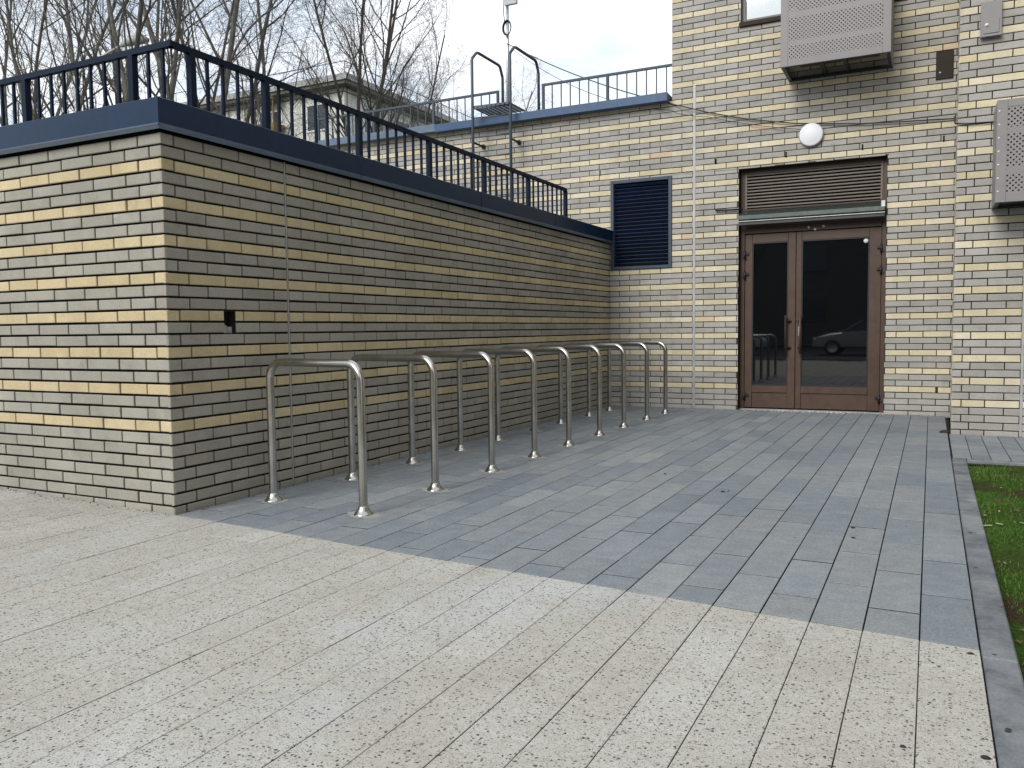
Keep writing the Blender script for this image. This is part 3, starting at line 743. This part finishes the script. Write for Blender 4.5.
# kerbs and the strip path before the bay
mb=MB(); y=4.20; k=0
while y>-9:
    mb.bbox((4.272,y-.93,-.14),(4.376,y-.004,.0015),.006); y-=.93
x=4.378
while x<11:
    mb.bbox((x,4.075,-.14),(x+.926,4.165,.004),.006); x+=.93
struct(mb.build('kerb',M_KERB))
mb=MB(); x=4.278; rnd2=random.Random(9)
while x<11:
    y=4.20 if x<4.4 else 4.168
    off=rnd2.uniform(0,.15)
    ys=[y]+[q for q in [4.45+off+.28*j for j in range(6)] if q<YB-.06]+[YB-.004]
    for a,b_ in zip(ys[:-1],ys[1:]): paver(mb,x,x+.14,a,a,b_,b_,rnd=rnd2)
    x+=.14
struct(mb.build('side_path',[M_BGREY,M_JOINT]))
# lawn
def lz(x,y): return -.03-.075*max(0,min(1,(1.6-y)/2.4))+.012*math.sin(x*5+y*3)*math.sin(y*4.3)
mb=MB(); nx,ny=50,130; X0,X1,Y0,Y1=4.377,9.5,-9,4.074
vs=[(X0+(X1-X0)*i/nx,Y0+(Y1-Y0)*j/ny,lz(X0+(X1-X0)*i/nx,Y0+(Y1-Y0)*j/ny)) for j in range(ny+1) for i in range(nx+1)]
mb.add(vs,[(j*(nx+1)+i,j*(nx+1)+i+1,(j+1)*(nx+1)+i+1,(j+1)*(nx+1)+i) for j in range(ny) for i in range(nx)],0,True)
struct(mb.build('lawn_soil',M_SOIL))
mb=MB(); rg=random.Random(21)
from mathutils import noise as mn
cnt=0
while cnt<70000:
    x=X0+.008+(rg.random()**1.6)*3.2; y=-3.0+rg.random()*7.05
    d=mn.noise(Vector((x*1.9,y*1.9,0)))+.5*mn.noise(Vector((x*6,y*6,3)))
    if d<-.20+rg.uniform(-.1,.1): 
        cnt+=1; continue
    if x<4.41+.05*mn.noise(Vector((0,y*2.5,8))) and rg.random()<.7: cnt+=1; continue
    if y<.15 and x<4.47 and rg.random()<.85: cnt+=1; continue
    h=rg.uniform(.006,.021)*(1.5 if d>.25 else 1); a=rg.uniform(0,6.28); w=rg.uniform(.0015,.003); z=lz(x,y)
    dx,dy=math.cos(a)*w,math.sin(a)*w; lx,ly=rg.uniform(-.7,.7)*h,rg.uniform(-.7,.7)*h
    mb.add([(x-dx,y-dy,z-.004),(x+dx,y+dy,z-.004),(x+lx,y+ly,z+h)],[(0,1,2)]); cnt+=1
tag(mb.build('grass',M_GRASS),'short mossy green grass filling the bed beside the kerb','grass',kind='stuff')
mb=MB(); 
for _ in range(120):
    x=X0+.02+(rg.random()**1.5)*1.5; y=-2+rg.random()*6.0; z=lz(x,y)+.012; a=rg.uniform(0,6.28); l=rg.uniform(.006,.028); w=rg.uniform(.003,.010)
    c,s=math.cos(a),math.sin(a); t=rg.uniform(-.3,.3)*l
    mb.add([(x+c*l-s*w,y+s*l+c*w,z+t),(x-c*l-s*w,y-s*l+c*w,z),(x-c*l+s*w,y-s*l-c*w,z+.002),(x+c*l+s*w,y+s*l-c*w,z+t+.002)],[(0,1,2,3)],0 if rg.random()<.6 else 1)
tag(mb.build('leaf_litter',[painted('pale_dry_leaf',(.38,.35,.27),.8),painted('brown_dry_leaf',(.14,.09,.05),.8)]),'scattered pale dry leaf scraps and chips in the grass','leaf litter',kind='stuff')
# crumbs of dirt on the paving
def stone(r,seed):
    q=random.Random(seed); mb=MB(); n=7; rings=4; vs=[]
    for i in range(rings):
        ph=math.pi*.5*i/(rings-1)
        for k in range(n):
            rr=r*(math.cos(ph)*.98+.02)*q.uniform(.75,1.2); vs.append((rr*math.cos(6.283*k/n),rr*.7*math.sin(6.283*k/n),r*.55*math.sin(ph)))
    fs=[(i*n+k,i*n+(k+1)%n,(i+1)*n+(k+1)%n,(i+1)*n+k) for i in range(rings-1) for k in range(n)]+[tuple((rings-1)*n+k for k in range(n))]
    mb.add(vs,fs); return mb
for i,(x,y,r) in enumerate([(2.323,2.533,.013),(2.873,2.009,.016),(2.90,2.05,.010),(3.739,1.283,.013),(3.757,1.052,.012),(4.239,-.436,.011),(4.243,-1.186,.013),(4.054,-1.213,.010),(4.125,-.572,.006)]):
    o=stone(r,i).build('dirt_crumb',M_BLACK,None,(x,y,.0)); tag(o,'tiny dark crumb of dirt lying on the paving','dirt','dark dirt crumbs on the paving')
mb=MB(); q=random.Random(4)
for _ in range(70):
    x=q.uniform(2.15,3.2) if q.random()<.7 else q.uniform(1.8,3.6); y=L+.02-abs(q.gauss(0,.07)); r=q.uniform(.004,.014); n=6
    mb.add([(x,y,.006)]+[(x+r*q.uniform(.6,1.5)*math.cos(6.283*k/n),y+r*.7*math.sin(6.283*k/n),.0012) for k in range(n)],[(0,1+k,1+(k+1)%n) for k in range(n)])
tag(mb.build('plaster_crumbs',M_SOLE),'white plaster crumbs scattered at the foot of the brown door','debris',kind='stuff')
mb=MB(); q=random.Random(14)
for _ in range(900):
    w_=q.random()
    if w_<.45: x=abs(q.gauss(0,.035))+.003; y=q.uniform(.02,L-.02)
    elif w_<.7: y=-abs(q.gauss(0,.03))-.003; x=q.uniform(-2.5,0)
    else: y=L-abs(q.gauss(0,.03))-.003; x=q.choice([q.uniform(0,1.78),q.uniform(3.6,4.3)])
    r=q.uniform(.0015,.006)*(1.8 if q.random()<.06 else 1); z=rise(x)+.0005; n=5
    mb.add([(x,y,z+r*.6)]+[(x+r*q.uniform(.6,1.4)*math.cos(6.283*k/n),y+r*q.uniform(.6,1.4)*math.sin(6.283*k/n),z) for k in range(n)],[(0,1+k,1+(k+1)%n) for k in range(n)],q.choice([0,0,1,2]))
tag(mb.build('grit',[M_BLACK,M_BARK,painted('sand_grain',(.3,.28,.23),.9)]),'fine grit and crumbs gathered along the foot of the brick walls','grit',kind='stuff')
tag(stone(.055,77).build('debris_clump',M_BLACK,None,(4.245,5.98,0)),'dark clump of dirt at the foot of the bay corner','debris')

# ================================================================== far building
fb=empty('panel_building',(-25,33,0),'pale old block with dark eaves seen through the bare trees','building')
cx,cy=-24.4,33.4; zt=14.75
mb=MB(); mb.box((-52,cy,-.1),(cx,cy+26,zt-.5)); mb.build('wall',M_PANEL,fb)
mb=MB()
for k in range(1,6): mb.box((-52,cy-.03,k*2.8),(cx+.03,cy-.001,k*2.8+.05)); mb.box((cx+.001,cy-.03,k*2.8),(cx+.03,cy+26,k*2.8+.05))
for j in range(9): mb.box((-52+j*3.2,cy-.025,0),(-52+j*3.2+.06,cy-.0015,zt-.5))
for j in range(8): mb.box((cx+.0015,cy+.2+j*3.2,0),(cx+.025,cy+.26+j*3.2,zt-.5))
mb.build('panel_joints',M_PANELJ,fb)
mb=MB(); mb.box((-52.6,cy-.6,zt-.5),(cx+.6,cy+26.6,zt-.32)); mb.build('eaves',M_PANELJ,fb)
mb=MB(); mb.box((-52.7,cy-.7,zt-.318),(cx+.7,cy+26.7,zt)); mb.build('roof',painted('pale_roof_edge',(.36,.37,.37),.8),fb)
mb=MB()
mb.bar((-52,cy-.3,zt+.75),(cx+.3,cy-.3,zt+.75),.035); mb.bar((cx+.3,cy-.3,zt+.75),(cx+.3,cy+26,zt+.75),.035)
for j in range(20): mb.bar((cx+.3-j*1.4,cy-.3,zt),(cx+.3-j*1.4,cy-.3,zt+.75),.03)
for j in range(1,19): mb.bar((cx+.3,cy-.3+j*1.4,zt),(cx+.3,cy-.3+j*1.4,zt+.75),.03)
mb.build('roof_railing',M_PANELJ,fb)
for k in range(5):
    z=.9+k*2.8
    for j in range(8):
        x=cx-2.6-j*3.2
        if k>1:
            mb=MB(); 
            for a,b_ in (((x,cy-.06,z),(x+.09,cy-.002,z+1.5)),((x+1.4,cy-.06,z),(x+1.49,cy-.002,z+1.5)),((x+.09,cy-.06,z),(x+1.4,cy-.002,z+.09)),((x+.09,cy-.06,z+1.41),(x+1.4,cy-.002,z+1.5)),((x+.72,cy-.06,z+.09),(x+.80,cy-.002,z+1.41))): mb.box(a,b_)
            o=mb.build('window',M_HFRAME,fb); mb=MB(); mb.box((x+.09,cy-.03,z+.09),(x+1.4,cy-.0025,z+1.41)); sub('pane',mb,M_HWIN,o)
    for j in range(6):
        y=cy+1.6+j*3.2
        if k>1:
            mb=MB()
            for a,b_ in (((cx+.002,y,z),(cx+.06,y+.09,z+1.5)),((cx+.002,y+1.4,z),(cx+.06,y+1.49,z+1.5)),((cx+.002,y+.09,z),(cx+.06,y+1.4,z+.09)),((cx+.002,y+.09,z+1.41),(cx+.06,y+1.4,z+1.5)),((cx+.002,y+.72,z+.09),(cx+.06,y+.80,z+1.41))): mb.box(a,b_)
            o=mb.build('window',M_HFRAME,fb); mb=MB(); mb.box((cx+.0025,y+.09,z+.09),(cx+.03,y+1.4,z+1.41)); sub('pane',mb,M_HWIN,o)
for k in range(5):
    z=.5+k*2.8
    mb=MB(); x=cx-4.3; mb.box((x-1.3,cy-.9,z),(x+.1,cy-.03,z+1.0)); mb.box((x-1.3,cy-.9,z+1.0),(x-1.22,cy-.82,z+2.3)); mb.box((x+.02,cy-.9,z+1.0),(x+.1,cy-.82,z+2.3)); mb.box((x-1.3,cy-.9,z+2.3),(x+.1,cy-.03,z+2.4)); mb.build('balcony',M_BALC,fb)
# ================================================================== street lamp
sl=empty('street_lamp',(-20.5,14.5,0),'street lamp with a pale head on a slanted arm among the bare trees','street lamp')
mb=MB(); mb.tube([(-16.2,11.4,0),(-16.2,11.4,7.9)],[.09,.06],12); mb.tube([(-16.2,11.4,7.85),(-16.0,11.5,8.15),(-15.5,11.75,8.45),(-15.1,12.0,8.72)],.035,8); sl_p=mb.build('pole',M_ZINC,sl)
mb=MB(); 
mb.tube([(-15.15,11.98,8.69),(-15.0,12.06,8.78),(-14.85,12.14,8.84),(-14.62,12.26,8.86),(-14.50,12.32,8.83)],[.05,.10,.13,.12,.05],12); mb.build('lamp_head',painted('pale_lamp_shell',(.45,.46,.46),.5),sl)

# ================================================================== bare trees
def make_tree(loc,h,r0,seed,style='upright',mats=(M_BARK,M_TWIG),forks=0,dens=1.0,label='',group='bare trees behind the annex',lean=(0,0)):
    q=random.Random(seed)
    root=empty('bare_tree',(loc[0],loc[1],0),label,'tree',group)
    tr=MB(); cr=MB(); base=Vector((loc[0],loc[1],-.12))
    count=[0]
    def grow(p,d,ln,r,lev):
        if count[0]>16000: return
        count[0]+=1
        n={0:9,1:7,2:5,3:4,4:3}[lev]; pts=[p]; rs=[r]; dd=d.copy()
        for i in range(n):
            j={0:.05,1:.13,2:.20,3:.26,4:.30}[lev]
            dd=dd+Vector((q.gauss(0,j),q.gauss(0,j),q.gauss(0,j*.6)))
            if style=='birch' and lev>=3: dd.z-=.30
            elif style=='birch' and lev==2: dd.z-=.04
            elif lev in (1,2): dd.z+=.10
            dd.normalize(); p=p+dd*(ln/n); pts.append(p); rs.append(r*(1-.72*(i+1)/n) if lev else r*(1-.62*(i+1)/n))
        tgt=tr if lev<=1 else cr
        tgt.tube(pts,rs,{0:10,1:6,2:4,3:3,4:3}[lev],cap=False)
        if lev==4: return
        kids={0:(13 if forks else 19),1:int(6.5*dens+.5)+1,2:int(4*dens+.5)+1,3:int(2.6*dens+.5)+1}[lev]
        t0={0:.22,1:.2,2:.15,3:.15}[lev]
        for c in range(kids):
            t=t0+(1-t0)*(c+q.random())/kids; k=min(int(t*n),n-1); f=t*n-k
            pp=pts[k].lerp(pts[k+1],f); dl=(pts[k+1]-pts[k]).normalized()
            an=rad(q.uniform(22,48) if lev==0 else q.uniform(25,60)); az=q.uniform(0,6.283)
            a=dl.orthogonal().normalized(); bb=dl.cross(a)
            nd=(dl*math.cos(an)+(a*math.cos(az)+bb*math.sin(az))*math.sin(an)).normalized()
            if style!='birch' and lev<2: nd.z=abs(nd.z)*.8+.15; nd.normalize()
            rr=(r*(1-.62*t)) if lev==0 else r*(1-.72*t)
            fac={0:(.30,.46),1:(.32,.5),2:(.36,.6),3:(.35,.6)}[lev]
            l2=ln*q.uniform(*fac)*(1-.45*t if lev==0 else 1)
            grow(pp,nd,l2,max(rr*q.uniform(.40,.58),.0042),lev+1)
    d0=Vector((lean[0],lean[1],1)).normalized()
    if forks:
        fz=h*q.uniform(.22,.3)
        stem=[base,base+d0*fz*.5,base+d0*fz]; tr.tube(stem,[r0*1.25,r0,r0*.95],12,cap=False)
        for k in range(forks):
            az=q.uniform(0,.8)+k*6.283/forks; sp=q.uniform(.14,.24)
            grow(stem[-1]-d0*.1,Vector((math.cos(az)*sp+d0.x,math.sin(az)*sp+d0.y,1)).normalized(),h-fz,r0*q.uniform(.55,.72),0)
    else: grow(base,d0,h,r0,0)
    o=tr.build('trunk',mats[0],root); c=cr.build('crown',mats[1],root)
    return root
T=[ # x, y, height, radius, seed, style, bark, twig, forks, density, label
 (-19.8,11.9,16,.10,1,'up',M_BARK,M_TWIG,2,.7,'tall bare tree at the far left edge with a long arching branch'),
 (-20.2,14.0,16,.085,2,'birch',M_BARKB,M_TWIG3,0,.7,'slender bare birch just left of the straight dark trunk'),
 (-14.1,10.2,15,.085,3,'up',M_BARK,M_TWIG3,0,.6,'straight dark trunked bare tree left of the street lamp head'),
 (-14.5,12.3,16,.125,4,'up',M_BARKB,M_TWIG,2,.8,'forked bare tree right behind the street lamp head'),
 (-13.2,12.9,16,.125,5,'up',M_BARKB,M_TWIG,2,.75,'forked bare tree rising above the annex railing corner'),
 (-15.8,16.1,17,.12,6,'up',M_BARK,M_TWIG,2,.8,'bare tree with several steep limbs just right of the railing corner'),
 (-15.4,17.5,16,.085,7,'birch',M_BARKB,M_TWIG,0,1.2,'bare birch with thin hanging twigs before the pale block'),
 (-14.5,20.2,16,.095,8,'up',M_BARK,M_TWIG2,0,.55,'thin straight bare tree in front of the corner of the pale block'),
 (-14.6,21.3,17,.11,9,'up',M_BARK,M_TWIG2,3,.9,'twin stemmed bare tree just right of the corner of the pale block'),
 (-15.7,25.6,13.6,.12,10,'up',M_BARK,M_TWIG2,3,1.1,'bushy bare tree before the right end of the pale block'),
 (-28.3,55.5,20.5,.2,11,'birch',M_BARKB,M_TWIG2,2,1.0,'distant hazy birch seen behind the left loop of the ladder'),
 (-28.1,51.1,18.0,.2,12,'birch',M_BARKB,M_TWIG2,2,1.0,'distant hazy birch left of the ladder above the wing railing'),
 (-22.8,14.9,17,.12,13,'up',M_BARKB,M_TWIG,2,.8,'bushy bare tree with fine twigs behind the far left of the annex'),
 (-22.2,17.5,18,.12,14,'birch',M_BARKB,M_TWIG2,0,.8,'bare birch standing deeper between the left trees'),
 (-20.1,18.6,18,.12,15,'up',M_BARKB,M_TWIG2,2,.8,'fine twigged bare tree behind the railing corner trees'),
 (-29.3,18.5,18,.14,16,'up',M_BARKB,M_TWIG2,2,.8,'pale fine twigged bare tree farthest to the left'),
]
for i,(x,y,h,r,sd,st_,bk,tw,fk,dn,lab) in enumerate(T):
    make_tree((x,y),h,r,sd,st_,(bk,tw),fk,dn,lab)

# ================================================================== what the door glass mirrors: street side
struct_mb=MB(); struct_mb.add([(-60,-25,-.10),(60,-25,-.10),(60,-10.5,-.10),(-60,-10.5,-.10)],[(0,1,2,3)]); struct(struct_mb.build('road',M_ASPH))
mb=MB(); mb.bbox((-60,-10.5,-.15),(60,-10.35,.0),.01); struct(mb.build('road_kerb',M_KERB))
ob=empty('opposite_building',(0,-34,0),'grey apartment block across the street, seen only mirrored in the door glass','building')
mb=MB(); mb.box((-38,-46,-.1),(38,-34,10)); mb.build('wall',painted('grey_render',(.085,.08,.075),.9),ob)
mb=MB(); mb.bbox((-38.3,-46.3,10),(38.3,-33.7,10.3),.02); mb.build('roof',M_PANELJ,ob)
for k in range(3):
    for j in range(18):
        x=-36+j*4.1; z=1.4+k*3.0
        mb=MB(); mb.bbox((x,-34+.002,z),(x+1.7,-33.93,z+1.6),.02); o=mb.build('window',M_PANELJ,ob)
        mb=MB(); mb.box((x+.08,-33.93,z+.08),(x+1.62,-33.92,z+1.52)); sub('pane',mb,M_HWIN,o)
def car(x,y,heading,paint,label):
    root=bpy.data.objects.new('parked_car',None); COL.objects.link(root); tag(root,label,'car','cars parked across the street')
    root.location=(x,y,-.10); root.rotation_euler.z=heading
    # side profile (x forward, z up), rounded by insetting towards the roof
    low=[(-2.15,.42),(-2.18,.70),(-2.05,.92),(-1.5,.98),(-1.0,1.00),(0.75,.97),(1.45,.88),(1.95,.76),(2.15,.58),(2.15,.35),(-2.1,.32)]
    mb=MB(); n=len(low); rows=[(.80,.0),(.86,.04),(.86,-.04)]
    def ring(yy,ins): 
        return [(px*(1-ins*.03),yy,.62+(pz-.62)*(1-ins)) for px,pz in low]
    vs=[]; 
    for yy,ins in ((-.88,.10),(-.80,.0),(.80,.0),(.88,.10)): vs+=ring(yy,ins)
    fs=[]
    for k in range(3):
        for i in range(n): fs.append((k*n+i,k*n+(i+1)%n,(k+1)*n+(i+1)%n,(k+1)*n+i))
    fs+=[tuple(range(n))[::-1],tuple(range(3*n,4*n))]
    mb.add(vs,fs,0,False)
    roof=[(-1.25,1.42),(-.2,1.47),(.25,1.42)]
    cabin=[(-1.85,.97),(-1.25,1.42),(-.2,1.47),(.25,1.42),(1.05,.95)]
    vs=[]
    for yy,t in ((-.66,1),(.66,1)): vs+=[(px,yy*(1.15 if pz<1 else .92),pz) for px,pz in cabin]
    body=mb.build('body',paint,root)
    mb=MB(); mb.add(vs,[(0,1,6,5),(3,4,9,8),(0,1,2,3,4)[::-1],(5,6,7,8,9)]); g=mb.build('window',M_HWIN,root)
    mb=MB(); mb.add([(px,yy,pz+.008) for yy in (-.60,.60) for px,pz in roof],[(0,1,4,3),(1,2,5,4)]); 
    for yy in (-1,1):
        for a,b_ in (((-1.85,.97),(-1.25,1.43)),((-.35,.97),(-.3,1.46)),((1.05,.95),(.25,1.43))): mb.bar((a[0],yy*.765,a[1]),(b_[0],yy*.612,b_[1]),.06,.04)
    mb.build('roof',paint,root)
    for wx in (-1.35,1.38):
        for wy in (-.80,.80):
            mb=MB(); mb.lathe([(.0,-.10),(.30,-.10),(.325,-.06),(.325,.06),(.30,.10),(0,.10)],(wx,wy,.325),24,'y'); w=mb.build('wheel',M_BLACK,root)
            mb=MB(); mb.lathe([(0,.0),(.19,.0),(.20,-.02)],(wx,wy+(.105 if wy>0 else -.105),.325),20,'y'); o=mb.build('rim',M_ALU,root); o.parent=w
    for wy in (-.62,.62):
        mb=MB(); mb.bbox((2.05,wy-.17,.62),(2.14,wy+.17,.74),.02); mb.build('headlight',M_WHITE,root)
P_SIL=mat('silver_paint',(.5,.5,.5),.3,.6)[0]; P_WHB=mat('white_blue_paint',(.55,.62,.72),.3,.2)[0]
car(1.9,-17.6,math.pi,P_SIL,'silver car across the street, mirrored in the right door glass')
car(-4.4,-17.4,0,P_WHB,'pale blue and white car across the street, mirrored in the left door glass')
for i,(x,y) in enumerate([(-9,-13),(-2.5,-13.5),(7.5,-13),(14,-13.2)]):
    make_tree((x,y),10,.14,40+i,'up',(M_BARK,M_TWIG),0,.25,'bare street tree behind the viewer, mirrored faintly in the window',group='street trees behind the viewer')

# ================================================================== sky, sun, camera
w=bpy.data.worlds.new("World"); scene.world=w; w.use_nodes=True; nt=w.node_tree
bg=nt.nodes['Background']; out=nt.nodes['World Output']
sky=nt.nodes.new('ShaderNodeTexSky'); sky.sky_type='NISHITA'; sky.sun_disc=False
SUN_EL=rad(34); SUN_AZ=rad(193)   # compass-like angle from +Y, clockwise
sky.sun_elevation=SUN_EL; sky.sun_rotation=SUN_AZ; sky.air_density=1.2; sky.dust_density=2.5; sky.ozone_density=1.5
tc=nt.nodes.new('ShaderNodeTexCoord'); mp=nt.nodes.new('ShaderNodeMapping'); mp.inputs['Scale'].default_value=(1,1,2.6)
nt.links.new(tc.outputs['Generated'],mp.inputs['Vector'])
def wn_(scale,det,dist=0):
    n=nt.nodes.new('ShaderNodeTexNoise'); n.inputs['Scale'].default_value=scale; n.inputs['Detail'].default_value=det; n.inputs['Distortion'].default_value=dist; n.inputs['Roughness'].default_value=.55
    nt.links.new(mp.outputs[0],n.inputs['Vector']); return n.outputs['Fac']
n1=wn_(2.6,7,.4); n2=wn_(5.5,6)
cover=ramp(nt,n1,[(.36,(0,0,0)),(.52,(1,1,1))])
shade=ramp(nt,n2,[(.34,(7.3,8.3,9.6)),(.60,(11.2,11.5,11.9))])
cl=mix(nt,cover,mix(nt,1.0,sky.outputs[0],(1.5,1.5,1.5),'MULTIPLY'),shade)
pale=mix(nt,.72,cl,shade)
nt.links.new(pale,bg.inputs['Color']); bg.inputs['Strength'].default_value=.105
sd=bpy.data.lights.new('sun','SUN'); sd.energy=2.0; sd.angle=rad(28); sd.color=(1,.965,.91)
so=bpy.data.objects.new('sun',sd); COL.objects.link(so)
dirv=Vector((math.sin(SUN_AZ)*math.cos(SUN_EL),math.cos(SUN_AZ)*math.cos(SUN_EL),math.sin(SUN_EL)))
so.rotation_euler=dirv.to_track_quat('Z','Y').to_euler(); so.location=(0,-5,20)

cd=bpy.data.cameras.new('camera'); co=bpy.data.objects.new('camera',cd); COL.objects.link(co); scene.camera=co
cd.sensor_width=36; cd.lens=833.402/1024*36; cd.clip_start=.05; cd.clip_end=3000
r=Vector((.89361425,.44868613,-.01159039)); u=Vector((-.01883062,.063279,.99781821)); f=Vector((-.44844062,.89144631,-.06499605))
M=Matrix((( r.x,u.x,-f.x,4.10020),(r.y,u.y,-f.y,-3.55526),(r.z,u.z,-f.z,1.10101),(0,0,0,1)))
co.matrix_world=M
for o in list(bpy.data.objects):
    if '_o' in o: del o['_o']
vs=scene.view_settings; vs.view_transform='Standard'; vs.look='None'; vs.exposure=.15; vs.gamma=1
